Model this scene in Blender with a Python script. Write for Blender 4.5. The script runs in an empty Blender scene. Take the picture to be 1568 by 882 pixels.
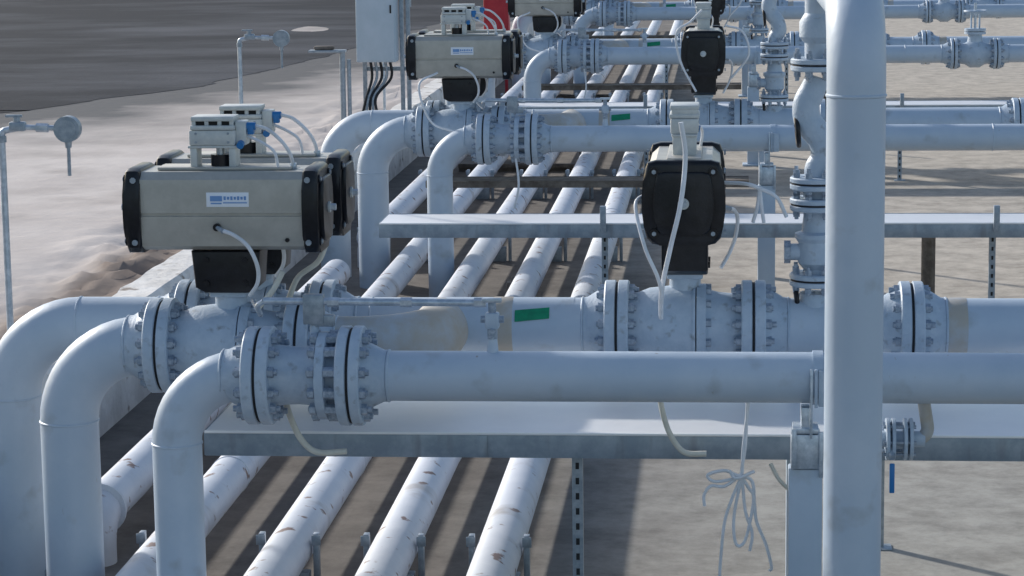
import bpy, bmesh, math, random
from mathutils import Vector, Matrix, noise
random.seed(7)
S = bpy.context.scene
S.view_settings.view_transform='Standard'; S.view_settings.look='None'; S.view_settings.exposure=0

# ---------------------------------------------------------------- materials
def mat(name, c1, c2=None, rough=.5, metal=0., scale=6., bump=.0, bscale=40., c3=None, spots=None, lo=.4, hi=.65, spec=.5, c4=None, st=None):
    m=bpy.data.materials.new(name); m.use_nodes=True
    nt=m.node_tree; N=nt.nodes; L=nt.links
    b=N['Principled BSDF']; b.inputs['Roughness'].default_value=rough; b.inputs['Metallic'].default_value=metal
    b.inputs['Specular IOR Level'].default_value=spec
    b.inputs['Base Color'].default_value=(*c1,1)
    tc=N.new('ShaderNodeNewGeometry')
    out=None
    if c2:
        n=N.new('ShaderNodeTexNoise'); n.inputs['Scale'].default_value=scale; n.inputs['Detail'].default_value=5; n.inputs['Roughness'].default_value=.65
        L.new(tc.outputs['Position'],n.inputs['Vector'])
        r=N.new('ShaderNodeValToRGB'); r.color_ramp.elements[0].position=lo; r.color_ramp.elements[1].position=hi
        r.color_ramp.elements[0].color=(*c1,1); r.color_ramp.elements[1].color=(*c2,1)
        L.new(n.outputs['Fac'],r.inputs['Fac']); out=r.outputs['Color']
    for cc,sp,off,sc in ((c3,spots,(13,5,2),(1,1,1)),(c4,st,(3,8,1),(1,1,.18))):
        if not cc: continue
        n2=N.new('ShaderNodeTexNoise'); n2.inputs['Scale'].default_value=sp[0]; n2.inputs['Detail'].default_value=5
        mp=N.new('ShaderNodeMapping'); mp.inputs['Location'].default_value=off; mp.inputs['Scale'].default_value=sc
        L.new(tc.outputs['Position'],mp.inputs['Vector']); L.new(mp.outputs['Vector'],n2.inputs['Vector'])
        r2=N.new('ShaderNodeValToRGB'); r2.color_ramp.elements[0].position=sp[1]; r2.color_ramp.elements[1].position=sp[2]
        L.new(n2.outputs['Fac'],r2.inputs['Fac'])
        mx=N.new('ShaderNodeMix'); mx.data_type='RGBA'
        L.new(r2.outputs['Color'],mx.inputs['Factor'])
        if out: L.new(out,mx.inputs['A'])
        else: mx.inputs['A'].default_value=(*c1,1)
        mx.inputs['B'].default_value=(*cc,1); out=mx.outputs['Result']
    if out: L.new(out,b.inputs['Base Color'])
    if bump:
        n3=N.new('ShaderNodeTexNoise'); n3.inputs['Scale'].default_value=bscale; n3.inputs['Detail'].default_value=4
        L.new(tc.outputs['Position'],n3.inputs['Vector'])
        bp=N.new('ShaderNodeBump'); bp.inputs['Strength'].default_value=bump; bp.inputs['Distance'].default_value=.02
        L.new(n3.outputs['Fac'],bp.inputs['Height']); L.new(bp.outputs['Normal'],b.inputs['Normal'])
    return m
PAINT=mat('pipe_paint',(.45,.54,.64),(.51,.59,.68),rough=.45,scale=2.5,bump=.05,bscale=22,c3=(.33,.37,.40),spots=(6,.60,.85),c4=(.26,.22,.19),st=(26,.72,.80))
PAINTD=mat('ground_pipe_paint',(.57,.61,.68),(.65,.68,.74),rough=.5,scale=3,bump=.06,bscale=25,c3=(.20,.13,.11),spots=(9,.62,.67),c4=(.35,.33,.32),st=(4,.6,.8))
FLG=mat('flange_paint',(.41,.50,.60),(.49,.57,.66),rough=.48,scale=14,bump=.14,bscale=60,c3=(.22,.24,.26),spots=(18,.60,.78))
BEIGE=mat('primer_beige',(.45,.41,.35),(.48,.53,.58),rough=.6,scale=5,bump=.05,lo=.42,hi=.72)
GASK=mat('gasket_black',(.012,.012,.015),rough=.7)
NUT=mat('nut_steel',(.24,.30,.38),(.42,.48,.56),rough=.45,metal=.3,scale=60)
ACT=mat('actuator_anodised',(.42,.405,.365),(.49,.475,.43),rough=.40,metal=.25,scale=9,bump=.03,bscale=120)
ACTL=mat('switch_box_aluminium',(.52,.55,.55),(.62,.64,.62),rough=.45,metal=.15,scale=20)
BLK=mat('black_coated',(.006,.007,.010),(.012,.013,.018),rough=.32,scale=18,bump=.06,bscale=90,spec=.35)
GALV=mat('galvanised_steel',(.40,.47,.54),(.60,.66,.73),rough=.36,metal=.5,scale=24,bump=.04)
GALVD=mat('dull_galvanised',(.26,.31,.36),(.38,.43,.48),rough=.45,metal=.4,scale=24)
TRAY=mat('galvanised_tray_glare',(.92,.93,.94),(.96,.965,.97),rough=.5,metal=.6,scale=5,bump=.02,bscale=8)  # near-white base: sun and sky glare on the tray top put into the colour
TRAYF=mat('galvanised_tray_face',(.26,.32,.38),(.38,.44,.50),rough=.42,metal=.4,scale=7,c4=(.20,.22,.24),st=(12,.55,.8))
TRAYB=mat('brown_steel_wear_shade',(.11,.09,.075),(.22,.19,.165),rough=.7,scale=9,bump=.1)  # brown of rusty parts; on rear-row trays it also paints in their shade
SLOT=mat('slot_dark',(.02,.02,.022),rough=.8)
WHT=mat('white_cable',(.78,.80,.84),(.66,.68,.70),rough=.45,scale=8)
CREAM=mat('cream_conduit',(.62,.60,.52),(.70,.68,.60),rough=.5,scale=15)
BLUE=mat('blue_plastic',(.02,.18,.46),rough=.4)
GREEN=mat('green_label',(.0,.27,.13),(.0,.20,.10),rough=.5,scale=30)
LABW=mat('label_white',(.82,.86,.92),rough=.4)
LABB=mat('label_blue',(.16,.32,.60),rough=.4)
CAB=mat('cabinet_paint',(.46,.55,.62),(.52,.60,.68),rough=.4,scale=3)
RED=mat('red_paint',(.42,.015,.03),(.50,.03,.045),rough=.45,scale=5)
CURB=mat('curb_concrete',(.62,.60,.57),(.80,.78,.75),rough=.9,scale=3,bump=.7,bscale=14,c3=(.20,.16,.13),spots=(5,.60,.70))
WALLM=mat('pale_concrete',(.52,.50,.45),(.60,.58,.53),rough=.9,scale=2)

# ---------------------------------------------------------------- mesh builder
class O:
    def __init__(s,name): s.n=name; s.v=[]; s.f=[]; s.mi=[]; s.mats=[]
    def add(s,vs,fs,m):
        if m not in s.mats: s.mats.append(m)
        k=s.mats.index(m); b=len(s.v)
        s.v+= [tuple(v) for v in vs]
        for f in fs: s.f.append([i+b for i in f]); s.mi.append(k)
    def tube(s,pts,r,m,seg=24,cap=True):
        pts=[Vector(p) for p in pts]; n=len(pts)
        rr=r if isinstance(r,(list,tuple)) else [r]*n
        T=[]
        for i in range(n):
            a=pts[max(i-1,0)]; b=pts[min(i+1,n-1)]; t=(b-a)
            T.append(t.normalized() if t.length>1e-9 else Vector((0,0,1)))
        up=Vector((0,0,1)) if abs(T[0].z)<.9 else Vector((0,1,0))
        u=T[0].cross(up).normalized(); vs=[]
        for i in range(n):
            u=(u-T[i]*u.dot(T[i])).normalized(); w=T[i].cross(u)
            for k in range(seg):
                a=2*math.pi*(k+.5)/seg
                vs.append(pts[i]+(u*math.cos(a)+w*math.sin(a))*rr[i])
        fs=[]
        for i in range(n-1):
            for k in range(seg):
                fs.append([i*seg+k,i*seg+(k+1)%seg,(i+1)*seg+(k+1)%seg,(i+1)*seg+k])
        if cap: fs.append(list(range(seg))[::-1]); fs.append([(n-1)*seg+k for k in range(seg)])
        s.add(vs,fs,m)
    def cyl(s,p0,p1,r,m,r1=None,seg=28): s.tube([p0,p1],[r,r if r1 is None else r1],m,seg)
    def rev(s,c,axis,prof,m,seg=32):
        c=Vector(c); a=Vector(axis).normalized()
        up=Vector((0,0,1)) if abs(a.z)<.9 else Vector((0,1,0))
        u=a.cross(up).normalized(); w=a.cross(u); vs=[]
        for t,r in prof:
            for k in range(seg):
                q=2*math.pi*(k+.5)/seg; vs.append(c+a*t+(u*math.cos(q)+w*math.sin(q))*r)
        fs=[]; n=len(prof)
        for i in range(n-1):
            for k in range(seg): fs.append([i*seg+k,i*seg+(k+1)%seg,(i+1)*seg+(k+1)%seg,(i+1)*seg+k])
        fs.append(list(range(seg))[::-1]); fs.append([(n-1)*seg+k for k in range(seg)])
        s.add(vs,fs,m)
    def box(s,c,size,m,bev=0,rot=None,seg=2):
        bm=bmesh.new(); bmesh.ops.create_cube(bm,size=1)
        bmesh.ops.scale(bm,vec=size,verts=bm.verts)
        if bev: bmesh.ops.bevel(bm,geom=bm.edges[:],offset=bev,segments=seg,affect='EDGES',profile=.5)
        M=Matrix.Translation(c) @ (rot.to_4x4() if rot else Matrix.Identity(4))
        bm.verts.index_update()
        s.add([M@v.co for v in bm.verts],[[v.index for v in f.verts] for f in bm.faces],m); bm.free()
    def prism(s,prof,x0,x1,m,bev=0):
        bm=bmesh.new(); n=len(prof)
        a=[bm.verts.new((x0,y,z)) for y,z in prof]; b=[bm.verts.new((x1,y,z)) for y,z in prof]
        fa=bm.faces.new(a); fb=bm.faces.new(b[::-1])
        for i in range(n): bm.faces.new([a[i],b[i],b[(i+1)%n],a[(i+1)%n]])
        if bev:
            bmesh.ops.bevel(bm,geom=list(set(list(fa.edges)+list(fb.edges))),offset=bev,segments=3,affect='EDGES',profile=.5)
        bm.verts.index_update()
        s.add([v.co.copy() for v in bm.verts],[[v.index for v in f.verts] for f in bm.faces],m); bm.free()
    def torus(s,c,axis,R,r,m,n=28,seg=8):
        a=Vector(axis).normalized(); up=Vector((0,0,1)) if abs(a.z)<.9 else Vector((0,1,0))
        u=a.cross(up).normalized(); w=a.cross(u); vs=[]
        for i in range(n):
            q=2*math.pi*i/n; d=u*math.cos(q)+w*math.sin(q)
            for k in range(seg):
                p=2*math.pi*k/seg; vs.append(Vector(c)+d*(R+r*math.cos(p))+a*r*math.sin(p))
        fs=[[i*seg+k,i*seg+(k+1)%seg,((i+1)%n)*seg+(k+1)%seg,((i+1)%n)*seg+k] for i in range(n) for k in range(seg)]
        s.add(vs,fs,m)
    def mesh(s,angle=35):
        me=bpy.data.meshes.new(s.n); me.from_pydata(s.v,[],s.f)
        for m in s.mats: me.materials.append(m)
        me.polygons.foreach_set('material_index',s.mi)
        bm=bmesh.new(); bm.from_mesh(me); bmesh.ops.recalc_face_normals(bm,faces=bm.faces[:]); bm.to_mesh(me); bm.free()
        me.polygons.foreach_set('use_smooth',[True]*len(me.polygons))
        me.set_sharp_from_angle(angle=math.radians(angle)); me.update()
        return me
def put(me,name,loc=(0,0,0),rz=0):
    o=bpy.data.objects.new(name,me); o.location=loc; o.rotation_euler=(0,0,rz); S.collection.objects.link(o); return o

def rounded(points,rad,n=12):
    P=[Vector(p) for p in points]; out=[P[0]]
    for i in range(1,len(P)-1):
        a=(P[i-1]-P[i]).normalized(); b=(P[i+1]-P[i]).normalized()
        ang=a.angle(b); d=rad/math.tan(ang/2)
        s0=P[i]+a*d; c=P[i]+(a+b).normalized()*(rad/math.sin(ang/2)); e=P[i]+b*d
        v0=s0-c; v1=e-c; ax=v0.cross(v1).normalized(); tot=v0.angle(v1)
        for k in range(n+1):
            out.append(c+Matrix.Rotation(tot*k/n,3,ax)@v0)
    out.append(P[-1]); return out
def spline(pts,n=8):
    P=[Vector(p) for p in pts]; P=[P[0]*2-P[1]]+P+[P[-1]*2-P[-2]]; out=[]
    for i in range(1,len(P)-2):
        p0,p1,p2,p3=P[i-1:i+3]
        for k in range(n):
            t=k/n; out.append(.5*((2*p1)+(p2-p0)*t+(2*p0-5*p1+4*p2-p3)*t*t+(3*p1-p0-3*p2+p3)*t**3))
    out.append(P[-2]); return out

def flange_pair(o,c,axis,pr,R,th=.05,gap=.012,nb=12,neck=(1,1),bolt=.014,sg=40):
    c=Vector(c); a=Vector(axis).normalized(); h=gap/2
    b=.006
    for sgn,nk in ((1,neck[1]),(-1,neck[0])):
        d=a*sgn
        o.rev(c,d,[(h,R-b),(h+b*.6,R),(h+th-b,R),(h+th,R-b)],FLG,sg)
        if nk:
            o.rev(c,d,[(h+th-.002,pr*1.36),(h+th+.03,pr*1.28),(h+th+.085,pr+.004),(h+th+.10,pr+.004)],FLG,sg)
            o.rev(c,d,[(h+th+.10,pr+.001),(h+th+.104,pr+.006),(h+th+.110,pr+.006),(h+th+.114,pr+.001)],FLG,sg)
    o.cyl(c-a*(h+.001),c+a*(h+.001),R*.955,GASK,seg=sg)
    up=Vector((0,0,1)) if abs(a.z)<.9 else Vector((0,1,0))
    u=a.cross(up).normalized(); w=a.cross(u); L=h+th
    for k in range(nb):
        q=2*math.pi*(k+.5)/nb; p=c+(u*math.cos(q)+w*math.sin(q))*(R-.042*(R/.22))
        e1,e2=random.uniform(.034,.05),random.uniform(.034,.05)
        o.cyl(p-a*(L+e1),p+a*(L+e2),bolt,NUT,seg=8)
        for sgn in (1,-1): o.cyl(p+a*sgn*(L-.001),p+a*sgn*(L+.026),bolt*1.75,NUT,seg=6)

ZP=1.37; SP=10.2; NR=5
Y1,Y2,Y3=10.5,11.2,11.75
R1,R2=.1095,.1365
XR=9.0
def pipe(name,pts,r,m,bend,welds=()):
    o=O(name); o.tube(rounded(pts,bend),r,m,36)
    for p,ax in welds:
        a=Vector(ax); p=Vector(p); o.rev(p,a,[(-.006,r),(-.003,r+.004),(.003,r+.004),(.006,r)],m,36)
    return o
line1=pipe('steel_pipeline',[(-2.40,Y1,-.02),(-2.40,Y1,ZP),(XR,Y1,ZP)],R1,PAINT,.305,[((-2.40,Y1,ZP-.305),(0,0,1)),((-2.125,Y1,ZP),(1,0,0)),((2.2,Y1,ZP),(1,0,0))])
line2=pipe('steel_pipeline',[(-3.07,Y2,-.02),(-3.07,Y2,ZP),(-1.9,Y2,ZP)],R2,PAINT,.36,[((-3.07,Y2,ZP-.36),(0,0,1))])
line2.tube(rounded([(-1.92,Y2,ZP),(-1.36,Y2,ZP),(-1.36,Y3,ZP)],.37),R2+.002,BEIGE,36)
line3=pipe('steel_pipeline',[(-3.5,Y3,-.02),(-3.5,Y3,ZP),(XR,Y3,ZP)],R2,PAINT,.36,[((-3.5,Y3,ZP-.36),(0,0,1)),((-3.14,Y3,ZP),(1,0,0)),((-1.7,Y3,ZP),(1,0,0))])
line3.cyl((-1.34,Y3,ZP),(-.72,Y3,ZP),R2+.0015,PAINT,seg=36)
line3.rev((-1.0,Y3,ZP),(1,0,0),[(-.12,R2),(-.10,R2+.004),(-.02,R2+.004),(-.01,R2)],BEIGE,36)
for fx in (.88,2.55):
    flange_pair(line3,(fx,Y3,ZP),(1,0,0),R2,.218,nb=14)
    line3.rev((fx+.2,Y3,ZP),(1,0,0),[(-.03,R2+.001),(-.02,R2+.003),(.05,R2+.003),(.06,R2+.001)],BEIGE,36)
def label_arc(o,x0,x1,a0,a1,yc,zc,r,m,skew=.0):
    vs=[];n=8
    for i in range(n+1):
        a=a0+(a1-a0)*i/n
        for x in (x0,x1): 
            aa=a+(skew if x==x1 else 0)
            vs.append((x,yc-math.cos(aa)*r,zc+math.sin(aa)*r))
    o.add(vs,[[2*i,2*i+1,2*i+3,2*i+2] for i in range(n)],m)
label_arc(line3,-1.0,-.835,.30,.72,Y3,ZP,R2+.006,GREEN,.12)
m1,m2,m3=line1.mesh(),line2.mesh(),line3.mesh()
cv=O('flanged_check_valve')
flange_pair(cv,(-2.015,Y1,ZP),(1,0,0),R1,.215,th=.052,neck=(1,0),nb=12)
cv.rev((-1.845,Y1,ZP),(1,0,0),[(-.12,.15),(-.10,.135),(-.05,.128),(0,.126),(.05,.13),(.085,.155),(.09,.192),(.128,.192),(.13,.188)],FLG,40)
cv.cyl((-1.72,Y1,ZP),(-1.66,Y1,ZP),.125,FLG)
flange_pair(cv,(-1.612,Y1,ZP),(1,0,0),R1,.218,th=.046,neck=(0,1),nb=12)
for k in range(12):
    q=2*math.pi*(k+.5)/12; y=Y1+math.cos(q)*.175; z=ZP+math.sin(q)*.175
    cv.cyl((-1.79,y,z),(-1.64,y,z),.013,GALVD,seg=8)
    cv.cyl((-1.785,y,z),(-1.757,y,z),.025,NUT,seg=6); cv.cyl((-1.715,y,z),(-1.69,y,z),.025,NUT,seg=6)
mcv=cv.mesh()
bv=O('ball_valve')
for s_ in (-1,1): flange_pair(bv,(s_*.325,0,0),(1,0,0),R2,.222,th=.052,neck=((1,0) if s_<0 else (0,1)),nb=14)
bv.rev((0,0,0),(1,0,0),[(-.27,.16),(-.22,.165),(-.17,.185),(-.06,.197),(.03,.197),(.04,.197)],FLG,40)
bv.rev((0,0,0),(1,0,0),[(.055,.16),(.056,.205),(.10,.205),(.101,.16)],FLG,40)
bv.rev((0,0,0),(1,0,0),[(.036,.17),(.037,.205),(.05,.205),(.051,.17)],FLG,40)
bv.rev((0,0,0),(1,0,0),[(.10,.18),(.16,.165),(.27,.155)],FLG,40)
for k in range(12):
    q=2*math.pi*(k+.5)/12; bv.cyl((.10,math.cos(q)*.185,math.sin(q)*.185),(.125,math.cos(q)*.185,math.sin(q)*.185),.02,NUT,seg=6)
bv.cyl((0,0,.15),(0,0,.245),.075,FLG); bv.box((0,0,.255),(.17,.17,.028),FLG,.006)
bv.cyl((0,0,.26),(0,0,.32),.045,FLG)
mbv=bv.mesh()
# ---------------------------------------------------------------- actuator
ac=O('pneumatic_actuator')
half=[(-.130,.178),(-.165,.145),(-.170,.10),(-.170,-.008),(-.162,-.011),(-.162,-.020),(-.170,-.023),(-.170,-.12),(-.155,-.16),(-.115,-.182)]
prof=half+[(-y,z) for y,z in half[::-1]]
ac.prism(prof,-.375,.375,ACT)
ch=[(-.125,.196),(-.165,.185),(-.178,.15),(-.186,.10),(-.192,.03),(-.192,-.03),(-.182,-.11),(-.170,-.165),(-.145,-.190),(-.11,-.196)]
cp=ch+[(-y,z) for y,z in ch[::-1]]
for s_ in (-1,1):
    x0,x1=sorted((s_*.372,s_*.445)); ac.prism(cp,x0,x1,BLK,.022)
    cp2=[(y*.72,z*.74) for y,z in cp]; x0,x1=sorted((s_*.44,s_*.465)); ac.prism(cp2,x0,x1,BLK,.01)
    for yy in (-.135,.135):
        for zz in (-.14,.145):
            ac.cyl((s_*.44,yy,zz),(s_*.452,yy,zz),.021,BLK,seg=16); ac.cyl((s_*.45,yy,zz),(s_*.458,yy,zz),.011,GALVD,seg=6)
            ac.cyl((s_*.40,yy*1.36,zz),(s_*.40,yy*1.43,zz),.014,GALVD,seg=8)
    ac.cyl((s_*.46,0,0),(s_*.50,0,0),.016,GALV,seg=6); ac.cyl((s_*.46,0,0),(s_*.475,0,0),.026,ACTL,seg=16)
ac.box((0,0,.186),(.62,.16,.014),ACT,.004)
ac.box((.03,-.1705,.055),(.195,.004,.066),LABW,.001)
ac.box((-.022,-.1735,.060),(.055,.003,.024),LABB)
for i in range(7): ac.box((.018+i*.0155,-.1735,.062),(.010,.003,.013 if i%2 else .017),LABB)
ac.box((.065,-.1735,.041),(.11,.003,.005),LABB); ac.box((-.022,-.1735,.038),(.05,.003,.006),LABB)
bm_pts=[(-.16,-.19),(.16,-.19),(.145,-.36),(.10,-.385),(-.10,-.385),(-.145,-.36)]
b_=O('x'); b_.prism([(x,z) for x,z in bm_pts],-.11,.11,BLK,.012)
ac.add([(-v[1],v[0],v[2]) for v in b_.v],b_.f,BLK)
for xx in (-.09,.09):
    for zz in (-.23,-.34): ac.cyl((xx,-.108,zz),(xx,-.12,zz),.014,BLK,seg=6)
ac.cyl((-.02,-.16,-.07),(-.02,-.19,-.07),.018,BLK,seg=12); ac.cyl((-.02,-.18,-.07),(.015,-.215,-.085),.011,GALVD,seg=8)
ac.tube(spline([(.005,-.205,-.08),(.07,-.235,-.10),(.135,-.25,-.15),(.172,-.24,-.24),(.165,-.21,-.32),(.12,-.17,-.385)]),.0095,WHT,8)
ac.cyl((.30,-.16,-.13),(.30,-.178,-.13),.010,BLK,seg=10)
for x in (-.135,.045): 
    ac.box((x-.01,0,.235),(.032,.11,.10),ACTL,.004)
ac.box((-.05,0,.283),(.24,.12,.012),ACTL,.003)
ac.cyl((-.03,0,.19),(-.03,0,.245),.045,BLK,seg=20); ac.cyl((-.03,0,.245),(-.03,0,.28),.02,GALV,seg=10)
ac.box((-.055,0,.325),(.215,.13,.072),ACTL,.008)
ac.box((-.052,0,.372),(.205,.14,.020),ACTL,.004)
ac.box((-.052,0,.412),(.20,.135,.022),ACTL,.005)
for x in (-.14,-.08,-.02,.035): ac.box((x,0,.392),(.018,.12,.03),ACTL,.002)
ac.box((-.052,0,.392),(.17,.09,.026),SLOT)
for x,zz in ((-.13,.345),(.02,.345),(-.13,.305),(.02,.305)): ac.cyl((x,-.064,zz),(x,-.068,zz),.006,GALVD,seg=8)
ac.box((.075,0,.345),(.05,.09,.11),ACTL,.006)
ac.cyl((.09,-.02,.375),(.14,-.02,.375),.018,BLUE,seg=12); ac.box((.118,-.02,.36),(.028,.035,.045),BLUE,.004)
ac.cyl((.075,-.03,.30),(.075,-.07,.29),.017,BLUE,seg=12)
ac.tube(spline([(.13,-.02,.378),(.20,-.04,.36),(.27,-.05,.30),(.305,-.04,.235),(.31,-.02,.175)]),.0085,WHT,8)
ac.tube(spline([(.10,-.02,.33),(.18,-.06,.30),(.235,-.08,.26),(.25,-.07,.18)]),.007,WHT,8)
ac.box((.31,-.02,.19),(.03,.03,.03),GALV,.004)
mac=ac.mesh(30)
# ---------------------------------------------------------------- riser
rs=O('flanged_riser_valve'); X=.43
zt=3.0
rs.rev((X,Y3,ZP),(0,0,1),[(.10,.09),(.15,.075),(.165,.075)],FLG,28)
def vfl(z,**k): flange_pair(rs,(X,Y3,z),(0,0,1),.06,.125,th=.026,gap=.008,nb=8,bolt=.010,sg=32,**k)
vfl(1.60,neck=(0,0)); 
rs.rev((X,Y3,1.63),(0,0,1),[(0,.06),(.02,.06),(.05,.085),(.15,.085),(.17,.10),(.19,.10),(.20,.07),(.27,.06),(.30,.06)],FLG,28)
rs.cyl((X-.13,Y3,1.73),(X-.07,Y3,1.73),.04,FLG); rs.cyl((X-.15,Y3,1.73),(X-.12,Y3,1.73),.055,NUT,seg=6)
vfl(1.96,neck=(0,0))
rs.cyl((X,Y3,1.97),(X,Y3,2.04),.062,FLG); vfl(2.06,neck=(0,0))
sp=spline([(X,Y3,2.08),(X+.005,Y3,2.13),(X+.04,Y3,2.19),(X+.02,Y3,2.27),(X-.04,Y3,2.35),(X-.05,Y3,2.43),(X-.02,Y3,2.50),(X,Y3,2.56)],6)
rs.tube(sp,[.056+.010*math.sin(math.pi*i/(len(sp)-1)) for i in range(len(sp))],FLG,24)
vfl(2.62,neck=(0,0)); rs.cyl((X,Y3,2.64),(X,Y3,zt-.05),.06,PAINT)
rs.rev((X,Y3,2.72),(0,0,1),[(0,.06),(.03,.085),(.10,.085),(.14,.06)],FLG,28)
for z in (1.53,2.33):
    rs.torus((X-.09,Y3+.02,z-.02),(1,0,.1),.075,.012,BLK); rs.cyl((X-.1,Y3+.02,z-.02),(X,Y3,z),.014,GALV,seg=8)
mrs=rs.mesh()
tv=O('instrument_tubing'); x=-1.0; Yt=Y1
tv.cyl((x,Yt,ZP+R1-.01),(x,Yt,ZP+.17),.026,PAINT,r1=.02); tv.cyl((x,Yt,ZP+.165),(x,Yt,ZP+.21),.024,NUT,seg=6)
tv.box((x,Yt,ZP+.245),(.06,.055,.07),FLG,.008); tv.cyl((x,Yt,ZP+.27),(x,Yt,ZP+.33),.017,NUT)
tv.cyl((x-.05,Yt,ZP+.25),(x+.05,Yt,ZP+.25),.016,NUT); tv.box((x,Yt-.01,ZP+.335),(.085,.025,.02),GALV,.004)
tv.cyl((x,Yt,ZP+.2),(x,Yt-.05,ZP+.2),.014,NUT)
tv.cyl((x-.04,Yt+.02,ZP+.318),(-2.0,Yt+.02,ZP+.325),.0165,GALV,seg=12)
for xx in (-1.08,-1.4,-1.72): tv.cyl((xx,Yt+.02,ZP+.32),(xx+.05,Yt+.02,ZP+.32),.0215,GALV,seg=6)
tv.box((-1.78,Yt+.02,ZP+.29),(.09,.05,.13),GALVD,.004); tv.box((-1.74,Yt+.02,ZP+.24),(.10,.04,.05),GALVD,.004)
tv.cyl((-1.78,Yt+.02,ZP+.11),(-1.78,Yt+.02,ZP+.26),.02,FLG)
tv.tube(spline([(-2.0,Yt+.02,ZP+.325),(-2.03,Yt+.03,ZP+.30),(-2.03,Yt+.1,ZP+.25),(-2.1,Yt+.3,ZP+.28)]),.012,GALV,8)
mtv=tv.mesh()
sc=O('pipe_support_column'); X=.345
sc.box((X,Y1,.49),(.145,.12,.98),PAINT,.008); sc.box((X,Y1,.012),(.26,.24,.024),PAINT,.004)
sc.box((X,Y1-.005,1.06),(.125,.14,.15),GALV,.004)
sc.box((X+.065,Y1-.08,1.05),(.018,.012,.20),GALV,.002); sc.box((X-.05,Y1-.08,1.08),(.02,.012,.16),GALV,.002)
sc.box((X,Y1,1.15),(.11,.15,.022),GALV,.003); sc.box((X,Y1,1.20),(.04,.12,.10),GALV,.003)
sc.box((X+.02,Y1-.125,1.28),(.012,.012,.30),GALV,.002); sc.box((X+.075,Y1-.118,1.345),(.05,.01,.155),FLG,.003)
sc.box((X+.04,Y1-.118,1.345),(.014,.02,.165),FLG,.003)
sc.rev((X+.05,Y1,ZP),(1,0,0),[(-.022,R1+.001),(-.022,R1+.007),(.022,R1+.007),(.022,R1+.001)],FLG,36)
sc.box((X,Y3,.61),(.10,.10,1.22),PAINT,.006)
msc=sc.mesh()
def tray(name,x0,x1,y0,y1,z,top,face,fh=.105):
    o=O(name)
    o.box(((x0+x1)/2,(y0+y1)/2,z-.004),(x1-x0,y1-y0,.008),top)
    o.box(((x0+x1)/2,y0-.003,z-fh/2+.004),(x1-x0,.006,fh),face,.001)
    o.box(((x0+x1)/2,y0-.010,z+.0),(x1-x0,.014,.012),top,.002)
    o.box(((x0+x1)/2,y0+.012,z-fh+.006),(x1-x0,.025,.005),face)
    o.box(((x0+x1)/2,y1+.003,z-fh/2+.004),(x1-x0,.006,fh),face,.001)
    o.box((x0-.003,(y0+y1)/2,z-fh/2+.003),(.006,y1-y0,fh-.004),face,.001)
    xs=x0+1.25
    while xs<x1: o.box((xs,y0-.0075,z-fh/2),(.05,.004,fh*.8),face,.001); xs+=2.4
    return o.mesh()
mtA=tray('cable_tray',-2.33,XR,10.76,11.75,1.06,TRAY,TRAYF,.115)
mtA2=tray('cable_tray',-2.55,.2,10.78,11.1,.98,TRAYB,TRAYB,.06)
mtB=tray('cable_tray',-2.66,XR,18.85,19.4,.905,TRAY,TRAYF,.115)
def strut(o,x,y,z0,z1,w=.048):
    o.box((x,y,(z0+z1)/2),(w,.006,z1-z0),GALVD); 
    for s_ in (-1,1): o.box((x+s_*(w/2-.003),y+.022,(z0+z1)/2),(.006,.036,z1-z0),GALVD)
    z=z0+.05
    while z<z1-.03: o.box((x,y-.0035,z),(.016,.003,.030),SLOT); z+=.07
    o.box((x,y,z0+.004),(.13,.12,.008),GALVD,.002)
st=O('strut_post'); strut(st,-.66,10.86,.0,.945); mst=st.mesh()
st=O('strut_post'); strut(st,-.93,19.05,.0,.79); st.box((-.93,18.80,.945),(.045,.05,.20),GALVD,.003); mst2=st.mesh()
st=O('strut_post'); strut(st,2.04,19.05,.0,.79); st.box((2.04,18.80,.945),(.045,.05,.20),GALVD,.003); mst3=st.mesh()
st=O('strut_post'); strut(st,.81,12.8,0,1.15); mst4=st.mesh()
st=O('pipe_stand'); st.cyl((1.6,19.6,0),(1.6,19.6,.72),.055,TRAYB); st.box((1.6,19.6,.73),(.16,.12,.02),GALV,.003); st.box((1.6,19.6,.01),(.2,.2,.02),TRAYB,.003); mstd=st.mesh()
an=O('steel_angle'); an.box((-2.55,9.85,.075),(1.45,.06,.05),TRAYB,.004); an.box((-2.55,9.9,.02),(1.45,.02,.06),TRAYB)
an.box((-1.72,9.85,.16),(.13,.10,.20),TRAYB,.006); an.cyl((-1.72,9.85,.24),(-1.72,9.85,.30),.03,TRAYB); man=an.mesh()
p5=O('ground_pipe'); 
p5.tube(rounded([(-3.28,12.35,-.3),(-3.28,12.35,.25),(-3.28,20.6,.25)],.17),.115,PAINTD,28)
p5.rev((-3.28,12.5,.25),(0,1,0),[(-.02,.116),(-.015,.14),(.015,.14),(.02,.116)],PAINTD,28)
mp5=p5.mesh()
gv=O('gate_valve')
for s_ in (-1,1): flange_pair(gv,(s_*.26,0,0),(1,0,0),R1,.19,th=.035,neck=((1,0) if s_<0 else (0,1)),nb=10)
gv.rev((0,0,0),(1,0,0),[(-.2,.12),(-.12,.13),(-.06,.17),(.06,.17),(.12,.13),(.2,.12)],FLG,28)
gv.cyl((0,0,.1),(0,0,.30),.10,FLG,r1=.075); gv.cyl((0,0,.24),(0,0,.27),.13,FLG); gv.cyl((0,0,.28),(0,0,.31),.13,FLG)
gv.box((-.05,0,.40),(.02,.04,.2),FLG); gv.box((.05,0,.40),(.02,.04,.2),FLG); gv.cyl((0,0,.3),(0,0,.62),.016,GALV,seg=10)
gv.torus((0,0,.52),(0,0,1),.13,.014,FLG); gv.box((0,0,.52),(.26,.02,.015),FLG); gv.box((0,0,.524),(.02,.26,.015),FLG)
mgv=gv.mesh()

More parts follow.
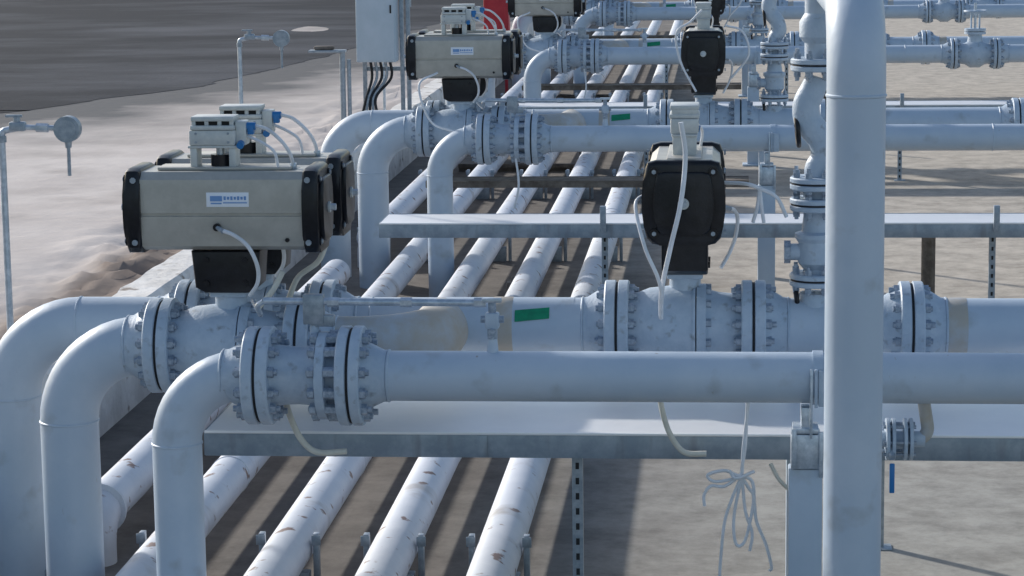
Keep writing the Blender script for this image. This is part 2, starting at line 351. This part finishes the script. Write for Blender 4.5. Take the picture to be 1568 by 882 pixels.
for k in range(NR):
    d=(0,SP*k,0)
    put(m1,'steel_pipeline',d); put(m2,'steel_pipeline',d); put(m3,'steel_pipeline',d)
    put(mcv,'flanged_check_valve',d); put(mrs,'flanged_riser_valve',d); put(mtv,'instrument_tubing',d); put(msc,'pipe_support_column',d)
    for X,Y,a in ((-2.28,Y2,0),(-2.26,Y3,0),(-.19,Y3,1)):
        put(mbv,'ball_valve',(X,Y+SP*k,ZP))
        put(mac,'pneumatic_actuator',(X,Y+SP*k,2.02),math.pi/2 if a else 0)
    if k==0: put(mtA,'cable_tray',d); put(mst,'strut_post',d)
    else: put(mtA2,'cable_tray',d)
    put(mst4,'strut_post',d)
    if k<3:
        put(mtB,'cable_tray',d); put(mst2,'strut_post',d); put(mst3,'strut_post',d); put(mstd,'pipe_stand',d)
    if k>=2: put(mgv,'gate_valve',(3.05+.5*(k-2),Y1+SP*k,ZP)); put(mgv,'gate_valve',(4.3,Y3+SP*k,ZP)); put(mgv,'gate_valve',(1.75,Y3+SP*k,ZP))
    put(man,'steel_angle',d); put(mp5,'ground_pipe',d)

# ---------------------------------------------------------------- ground pipes and saddles
GX=(-1.10,-1.62,-2.14,-2.74)
for X in GX:
    o=O('ground_pipe'); o.tube([(X,7,.25),(X,60,.25)],.110,PAINTD,36)
    for y in (9.3,14.9,18.4,24.6,30.2,36): o.rev((X,y+X*.6,.25),(0,1,0),[(-.006,.110),(-.003,.114),(.003,.114),(.006,.110)],PAINTD,36)
    put(o.mesh(),'ground_pipe')
sd=O('pipe_saddle')
for X in GX+(-3.28,):
    sd.box((X,0,.068),(.20,.07,.136),GALVD,.004)
    for s_ in (-1,1): sd.box((X+s_*.135,0,.165),(.028,.05,.33),GALVD,.003); sd.box((X+s_*.138,-.03,.30),(.045,.008,.05),GALVD,.002)
msd=sd.mesh()
for y in (11.75,17.6,22.9,27.6,33.2,38): put(msd,'pipe_saddle',(0,y,0))

# ---------------------------------------------------------------- overhead pipe
bp=O('overhead_pipe'); X=.485; Yb=9.3; rb=.110
bp.tube(rounded([(X,Yb,-.02),(X,Yb,3.02),(X,Y3,3.02)],.30,16),rb,PAINT,48)
for z in (2.68,): bp.rev((X,Yb,z),(0,0,1),[(-.007,rb),(-.003,rb+.004),(.003,rb+.004),(.007,rb)],PAINT,48)
bp.cyl((X,Yb,0),(X,Yb,.02),.2,PAINT)
bp.tube([(X,Y3-.1,3.02),(X,Y3+.4,3.02)],rb-.001,PAINT,36)
put(bp.mesh(),'overhead_pipe')

dv=O('drain_valve'); z=1.085;y=10.58
dv.cyl((.58,y,z),(.86,y,z),.035,FLG); 
for x in (.70,.725,.775,.80): dv.rev((x,y,z),(1,0,0),[(-.008,.088),(-.006,.092),(.006,.092),(.008,.088)],FLG,24)
for k in range(6):
    q=2*math.pi*k/6; dv.cyl((.68,y+.07*math.cos(q),z+.07*math.sin(q)),(.82,y+.07*math.cos(q),z+.07*math.sin(q)),.008,NUT,seg=6)
dv.tube(rounded([(.80,y,z),(.88,y,z),(.84,y,z+.25)],.05),.028,BEIGE,16)
dv.cyl((.715,y-.03,z-.02),(.715,y-.10,z-.06),.014,GALV); dv.box((.715,y-.10,z-.15),(.022,.012,.13),BLUE,.004)
put(dv.mesh(),'drain_valve')

# ---------------------------------------------------------------- cables
def cable(name,paths,r,m):
    o=O(name)
    for p in paths: o.tube(spline(p),r,m,8)
    put(o.mesh(60),name)
yA=11.22
cable('actuator_cable',[[(-.2,yA,2.40),(-.18,yA,2.25),(-.2,yA-.03,2.04),(-.25,yA,1.82),(-.29,yA+.1,1.62),(-.30,yA+.3,1.45)]],.012,WHT)
cable('actuator_cable',[[(-.36,yA+.2,2.05),(-.41,yA+.1,2.01),(-.365,yA,1.83),(-.31,yA,1.70),(-.29,yA+.1,1.60)],
 [(0,11.6,2.08),(.1,11.5,2.085),(.17,11.5,2.06),(.24,11.5,2.02),(.285,11.5,1.93)],[(.16,11.5,2.07),(.15,11.52,1.98),(.13,11.55,1.90)],[(.16,11.5,2.07),(.17,11.52,1.97),(.18,11.55,1.9)]],.009,WHT)
yc=10.62
cable('coiled_cable',[
 [(.10,yc+.02,1.3),(.09,yc,1.05),(.074,yc,.92),(.10,yc,.86),(.126,yc,.80),(.09,yc,.62),(.05,yc,.60),(.04,yc,.72),(.075,yc,.91)],
 [(.11,yc+.02,1.3),(.08,yc,1.03),(.07,yc-.01,.915),(0,yc,.93),(-.074,yc,.91),(-.04,yc,.88),(.07,yc,.90)],
 [(.07,yc,.91),(.0,yc,.86),(-.06,yc,.86),(-.09,yc,.82),(-.088,yc,.77)],
 [(.075,yc,.91),(.03,yc,.80),(0,yc,.70),(-.015,yc,.56),(-.023,yc,.40),(-.02,yc,.1)],
 [(.075,yc-.01,.91),(.12,yc,.88),(.13,yc,.78),(.14,yc,.70),(.18,yc,.60),(.205,yc,.50),(.195,yc,.48)],
 [(.075,yc,.91),(.09,yc,.75),(.12,yc,.65),(.11,yc,.57)],
 [(.02,yc,.93),(.05,yc-.02,.90),(.13,yc-.01,.93)]],.0075,WHT)
cable('flexible_conduit',[[(-1.96,10.66,1.3),(-1.92,10.64,1.16),(-1.87,10.64,1.05),(-1.80,10.64,.995),(-1.67,10.64,1.0)]],.014,CREAM)
cable('flexible_conduit',[[(-.29,10.66,1.28),(-.265,10.64,1.16),(-.23,10.64,1.07),(-.174,10.64,1.005),(-.08,10.64,1.0)]],.013,CREAM)
cable('flexible_conduit',[[(-1.86,11.45,1.85),(-1.9,11.4,1.74),(-2.0,11.4,1.66),(-2.05,11.4,1.55)],[(-2.0,11.0,1.75),(-2.05,11.0,1.66),(-2.12,11.0,1.58)]],.014,CREAM)
cable('flexible_conduit',[[(.2,10.72,.94),(.24,10.70,.87),(.3,10.70,.81)]],.009,CREAM)
for k in (1,2):
    cable('actuator_cable',[[(-.2,yA+SP*k,2.40),(-.30,yA+SP*k,2.3),(-.42,yA+SP*k,2.2),(-.38,yA+SP*k,1.95),(-.25,yA+SP*k,1.7)],[(0,11.5+SP*k,2.25),(.15,11.4+SP*k,2.2),(.2,11.4+SP*k,2.0),(.05,11.4+SP*k,1.8)],
      [(-2.45,10.9+SP*k,1.9),(-2.6,10.8+SP*k,1.8),(-2.5,10.75+SP*k,1.5),(-2.3,10.8+SP*k,1.4)],[(-1.75,10.4+SP*k,1.25),(-1.72,10.35+SP*k,1.0),(-1.76,10.35+SP*k,.8)]],.010,WHT)

# ---------------------------------------------------------------- vent posts
vp=O('vent_post')
vp.tube(rounded([(0,0,.5),(0,0,2.26),(.10,0,2.28)],.03),.0185,GALV,12)
vp.cyl((.0,0,2.2),(0,0,2.235),.025,GALVD,seg=8)
vp.box((.09,0,2.285),(.09,.045,.05),GALVD,.01); vp.cyl((.085,0,2.30),(.085,0,2.335),.02,GALVD,seg=8); vp.box((.07,0,2.34),(.09,.02,.014),GALVD,.003)
vp.cyl((.12,0,2.28),(.30,0,2.275),.015,GALV,seg=10); vp.cyl((.19,0,2.278),(.255,0,2.276),.024,GALV,seg=6)
vp.cyl((.36,-.03,2.27),(.36,.03,2.27),.070,GALVD,seg=24); vp.cyl((.36,-.035,2.27),(.36,-.028,2.27),.052,GALVD,seg=24)
vp.cyl((.36,0,2.25),(.36,0,2.17),.026,GALVD,r1=.016); vp.cyl((.36,0,2.20),(.36,0,2.02),.010,GALVD,seg=8)
mvp=vp.mesh()
for X,Y in ((-3.84,12.9),(-4.1,20.8),(-4.35,31.5)): put(mvp,'vent_post',(X,Y,-.05))

# ---------------------------------------------------------------- cabinet
cb=O('electrical_cabinet'); X=-4.28; Y=30.5
cb.box((X,Y,2.08),(.49,.32,1.46),CAB,.01); cb.box((X,Y-.168,2.08),(.46,.016,1.42),CAB,.006); cb.box((X+.19,Y-.18,2.0),(.02,.012,.10),BLK,.002)
cb.box((X,Y,2.84),(.54,.38,.04),CAB,.006)
for x in (X-.18,X+.29,X+.37): cb.box((x,Y+.1,1.6),(.05,.05,2.3),GALVD,.004)
cb.box((X+.1,Y+.14,1.25),(.6,.04,.05),GALVD)
for i in range(5):
    xx=X-.1+i*.06; cb.tube(spline([(xx,Y,1.40),(xx+.02,Y,1.15),(xx-.05-.03*i,Y-.05,.9),(xx-.12,Y-.1,.6)]),.018,GALVD if i%2 else BLK,8)
put(cb.mesh(),'electrical_cabinet')
st=O('conduit_stand'); st.cyl((-4.68,30.2,.55),(-4.68,30.2,1.5),.035,GALVD); st.cyl((-4.60,30.2,.55),(-4.60,30.2,1.4),.025,GALVD)
st.box((-4.86,30.2,1.5),(.45,.16,.03),GALVD,.003); st.box((-4.9,30.2,1.54),(.25,.1,.05),TRAYB,.02); put(st.mesh(),'conduit_stand')
rd=O('fire_equipment_cabinet'); rd.box((-3.85,42,1.75),(.42,.35,1.4),RED,.02); rd.box((-3.85,41.81,1.75),(.36,.02,1.3),RED,.005); rd.box((-3.72,41.795,1.7),(.03,.02,.12),BLK)
for x in (-4.0,-3.7): rd.box((x,42,.52),(.05,.05,1.06),RED)
put(rd.mesh(),'fire_equipment_cabinet')
wl=O('concrete_wall'); wl.box((13,72,.6),(12,.3,1.2),WALLM,.02)
for x in range(8,19,3): wl.box((x,71.8,.65),(.3,.16,1.3),WALLM,.02)
put(wl.mesh(),'concrete_wall')

# ---------------------------------------------------------------- ground
def frange(a,b,s):
    r=[]; x=a
    while x<b-1e-6: r.append(x); x+=s
    return r
edge=[(-60,22),(-20,28.5),(-12,30.5),(-9.5,32),(-8.8,34),(-7.9,35.8),(-7.5,38.5),(-7.1,41),(-6.7,45),(-6.2,52),(-5.6,60),(-5,75),(-4.9,120)]
pe=spline([(a,b_,0) for a,b_ in edge],14)
xs=[-1500,-400,-120,-50,-25]+frange(-20,-9,.5)+frange(-9,-5.6,.2)+frange(-5.6,-4.3,.07)+[-4.28,-4.1,-3.9,0,40,120,400,1500]
ys=[-1500,-300,-50,-10,0]+frange(4,12,.5)+frange(12,30,.14)+frange(30,60,.4)+[60,70,100,200,500,1500]
vs=[];fs=[];sand_tint=[]
for y in ys:
    for x in xs:
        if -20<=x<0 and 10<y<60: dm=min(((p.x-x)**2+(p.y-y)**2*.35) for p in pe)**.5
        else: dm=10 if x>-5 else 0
        if x<-4.2:
            z=.595
            if -9<x<-4.25 and 3<y<60:
                w=max(0,1-(abs(x+4.3)/1.3))
                z+=w*(.13*noise.noise(Vector((x*1.6,y*1.0,0)))+.10*noise.noise(Vector((x*5,y*4,3)))+.06*noise.noise(Vector((x*12,y*10,3))))
                z+=.02*noise.noise(Vector((x*.8,y*.4,7)))*max(0,min(1,(dm-.6)/2))
        else: z=-.06
        vs.append((x,y,z))
        sand_tint.append((max(0,1-dm/4.2), max(0,1-abs(x+4.5)/.75) if 11<y<27 else 0))  # first: darker grey towards the asphalt; second: brown dirt along the curb
nx=len(xs)
for j in range(len(ys)-1):
    for i in range(nx-1): fs.append([j*nx+i,j*nx+i+1,(j+1)*nx+i+1,(j+1)*nx+i])
SAND=mat('sand',(.46,.41,.385),(.60,.545,.51),rough=.95,scale=.5,bump=.6,bscale=5,c3=(.36,.32,.30),spots=(.9,.52,.76),lo=.35,hi=.65)
nt=SAND.node_tree;N=nt.nodes;L=nt.links;b=N['Principled BSDF']
src=b.inputs['Base Color'].links[0].from_socket
at=N.new('ShaderNodeAttribute'); at.attribute_name='sand_tint'; se=N.new('ShaderNodeSeparateColor'); L.new(at.outputs['Color'],se.inputs[0])
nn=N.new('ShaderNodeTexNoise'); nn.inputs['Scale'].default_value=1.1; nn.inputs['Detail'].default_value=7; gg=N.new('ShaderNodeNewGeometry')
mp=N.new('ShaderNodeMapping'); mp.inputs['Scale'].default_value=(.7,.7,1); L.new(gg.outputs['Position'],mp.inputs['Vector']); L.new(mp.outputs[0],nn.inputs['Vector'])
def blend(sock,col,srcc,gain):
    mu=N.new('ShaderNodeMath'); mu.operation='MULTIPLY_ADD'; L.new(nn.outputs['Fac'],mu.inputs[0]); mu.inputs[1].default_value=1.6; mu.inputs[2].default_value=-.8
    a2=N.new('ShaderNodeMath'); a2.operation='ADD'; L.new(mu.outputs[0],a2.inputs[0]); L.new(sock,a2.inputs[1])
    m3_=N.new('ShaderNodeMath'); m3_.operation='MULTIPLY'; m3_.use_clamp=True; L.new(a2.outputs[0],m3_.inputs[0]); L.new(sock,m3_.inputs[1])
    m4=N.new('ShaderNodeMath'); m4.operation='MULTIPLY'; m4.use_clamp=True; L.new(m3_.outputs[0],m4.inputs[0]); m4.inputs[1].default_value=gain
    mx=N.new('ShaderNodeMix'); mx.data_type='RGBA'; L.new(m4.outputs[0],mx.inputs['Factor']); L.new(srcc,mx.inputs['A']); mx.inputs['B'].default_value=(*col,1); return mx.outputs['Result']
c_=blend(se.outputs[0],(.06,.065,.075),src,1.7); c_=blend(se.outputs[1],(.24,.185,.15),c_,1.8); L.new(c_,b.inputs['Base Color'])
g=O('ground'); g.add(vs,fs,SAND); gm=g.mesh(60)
ca=gm.color_attributes.new('sand_tint','FLOAT_COLOR','POINT')
for i,dd in enumerate(sand_tint): ca.data[i].color=(dd[0],dd[1],0,1)
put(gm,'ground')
PAD=bpy.data.materials.new('pad_concrete'); PAD.use_nodes=True
nt=PAD.node_tree;N=nt.nodes;L=nt.links;b=N['Principled BSDF'];b.inputs['Roughness'].default_value=.9
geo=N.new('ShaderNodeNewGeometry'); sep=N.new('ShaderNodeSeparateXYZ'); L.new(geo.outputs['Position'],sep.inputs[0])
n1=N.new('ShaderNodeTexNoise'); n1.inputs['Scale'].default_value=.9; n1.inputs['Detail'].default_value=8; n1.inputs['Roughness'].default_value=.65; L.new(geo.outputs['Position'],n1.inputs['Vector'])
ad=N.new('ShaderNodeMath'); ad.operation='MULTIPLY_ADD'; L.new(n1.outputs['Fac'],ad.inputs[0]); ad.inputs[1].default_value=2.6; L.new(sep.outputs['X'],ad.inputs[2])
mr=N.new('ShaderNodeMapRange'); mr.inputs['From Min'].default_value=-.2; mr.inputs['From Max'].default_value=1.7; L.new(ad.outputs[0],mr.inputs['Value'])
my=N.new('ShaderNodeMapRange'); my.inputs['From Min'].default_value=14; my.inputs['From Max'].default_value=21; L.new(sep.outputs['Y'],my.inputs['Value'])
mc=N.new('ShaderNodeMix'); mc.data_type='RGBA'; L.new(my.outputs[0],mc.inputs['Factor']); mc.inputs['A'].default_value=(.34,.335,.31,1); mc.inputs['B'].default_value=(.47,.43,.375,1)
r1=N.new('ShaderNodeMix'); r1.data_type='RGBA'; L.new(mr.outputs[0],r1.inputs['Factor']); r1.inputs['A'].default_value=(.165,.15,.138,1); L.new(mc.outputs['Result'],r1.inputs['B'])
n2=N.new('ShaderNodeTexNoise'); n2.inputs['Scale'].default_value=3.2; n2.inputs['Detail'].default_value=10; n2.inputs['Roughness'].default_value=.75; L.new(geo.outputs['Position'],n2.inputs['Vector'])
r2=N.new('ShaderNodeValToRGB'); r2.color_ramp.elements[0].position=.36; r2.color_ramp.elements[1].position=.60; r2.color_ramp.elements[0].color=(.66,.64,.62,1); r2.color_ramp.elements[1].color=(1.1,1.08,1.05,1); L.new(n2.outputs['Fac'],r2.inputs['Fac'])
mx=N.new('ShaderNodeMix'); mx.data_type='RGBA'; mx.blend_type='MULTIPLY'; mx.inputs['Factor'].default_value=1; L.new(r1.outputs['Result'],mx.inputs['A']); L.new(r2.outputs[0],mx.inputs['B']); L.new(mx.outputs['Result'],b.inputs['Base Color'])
bpn=N.new('ShaderNodeBump'); bpn.inputs['Strength'].default_value=.3; bpn.inputs['Distance'].default_value=.03; L.new(n2.outputs['Fac'],bpn.inputs['Height']); L.new(bpn.outputs[0],b.inputs['Normal'])
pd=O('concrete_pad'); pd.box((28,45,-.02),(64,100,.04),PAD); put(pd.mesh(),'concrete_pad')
cu=[];cf=[]; ny=360
for j in range(ny+1):
    y=3+j*(87/ny)
    e=lambda s:.018*noise.noise(Vector((y*1.7,s,0)))+.012*noise.noise(Vector((y*7,s,5)))
    cu+=[(-4.0,y,-.02),(-4.0+e(1),y,.3),(-4.005+e(2),y,.63),(-4.03+e(2),y,.66+e(3)*.5),(-4.29+e(4)*3,y,.66+e(5)*.5),(-4.33+e(4)*3,y,.50),(-4.33,y,.3)]
for j in range(ny):
    for i in range(6): cf.append([j*7+i,j*7+i+1,(j+1)*7+i+1,(j+1)*7+i])
c=O('concrete_curb'); c.add(cu,cf,CURB); put(c.mesh(40),'concrete_curb')
pts=[]
for p in pe:
    q=.22*noise.noise(p*1.3)+.10*noise.noise(p*4); pts.append((p.x+q,p.y+q*1.5,.600))
ASP=bpy.data.materials.new('asphalt'); ASP.use_nodes=True
nt=ASP.node_tree;N=nt.nodes;L=nt.links;b=N['Principled BSDF'];b.inputs['Roughness'].default_value=.95; b.inputs['Specular IOR Level'].default_value=.1
geo=N.new('ShaderNodeNewGeometry'); mp=N.new('ShaderNodeMapping'); mp.inputs['Scale'].default_value=(.16,.28,1); mp.inputs['Rotation'].default_value=(0,0,-.25); L.new(geo.outputs['Position'],mp.inputs['Vector'])
n1=N.new('ShaderNodeTexNoise'); n1.inputs['Scale'].default_value=1; n1.inputs['Detail'].default_value=9; n1.inputs['Roughness'].default_value=.62; L.new(mp.outputs[0],n1.inputs['Vector'])
r1=N.new('ShaderNodeValToRGB'); r1.color_ramp.elements[0].position=.44; r1.color_ramp.elements[1].position=.72; r1.color_ramp.elements[0].color=(.020,.026,.037,1); r1.color_ramp.elements[1].color=(.10,.107,.125,1); L.new(n1.outputs['Fac'],r1.inputs['Fac'])
L.new(r1.outputs[0],b.inputs['Base Color'])
n2=N.new('ShaderNodeTexNoise'); n2.inputs['Scale'].default_value=9; n2.inputs['Detail'].default_value=8; L.new(geo.outputs['Position'],n2.inputs['Vector'])
bpn=N.new('ShaderNodeBump'); bpn.inputs['Strength'].default_value=.4; bpn.inputs['Distance'].default_value=.03; L.new(n2.outputs['Fac'],bpn.inputs['Height']); L.new(bpn.outputs[0],b.inputs['Normal'])
a=O('asphalt_road'); 
av=[];af=[]
for p in pts: av+=[p,(-400+p[0]*.001,p[1],.600)]
for i in range(len(pts)-1): af.append([2*i,2*i+1,2*i+3,2*i+2])
a.add(av,af,ASP); put(a.mesh(),'asphalt_road')

# ---------------------------------------------------------------- light, sky, camera
sd_=Vector((-.68,.62,.43)).normalized()
el=math.asin(sd_.z); rot=math.atan2(sd_.x,sd_.y)
sun=bpy.data.lights.new('sun','SUN'); sun.energy=4.0; sun.angle=math.radians(2.0); sun.color=(1,.96,.90)
so=bpy.data.objects.new('sun',sun); so.rotation_euler=(-sd_).to_track_quat('-Z','Y').to_euler(); S.collection.objects.link(so)
W=bpy.data.worlds.new('World'); S.world=W; W.use_nodes=True
nt=W.node_tree; bg=nt.nodes['Background']; sky=nt.nodes.new('ShaderNodeTexSky'); sky.sky_type='NISHITA'; sky.sun_disc=False
sky.sun_elevation=el; sky.sun_rotation=rot; sky.air_density=1.0; sky.dust_density=1.2
nt.links.new(sky.outputs[0],bg.inputs[0]); bg.inputs[1].default_value=.15
th=math.radians(9.18); ps=math.radians(4.97); al=.0125
f=Vector((-math.sin(ps)*math.cos(th),math.cos(ps)*math.cos(th),-math.sin(th))); r=Vector((math.cos(ps),math.sin(ps),0)); u=r.cross(f)
r2_=(r-al*u).normalized(); u2=(u+al*r).normalized()
cam=bpy.data.cameras.new('camera'); cam.sensor_width=36; cam.lens=3800/1568*36; cam.clip_end=4000
co=bpy.data.objects.new('camera',cam)
M=Matrix((r2_,u2,-f)).transposed().to_4x4(); M.translation=(0,0,3.46); co.matrix_world=M
S.collection.objects.link(co); S.camera=co
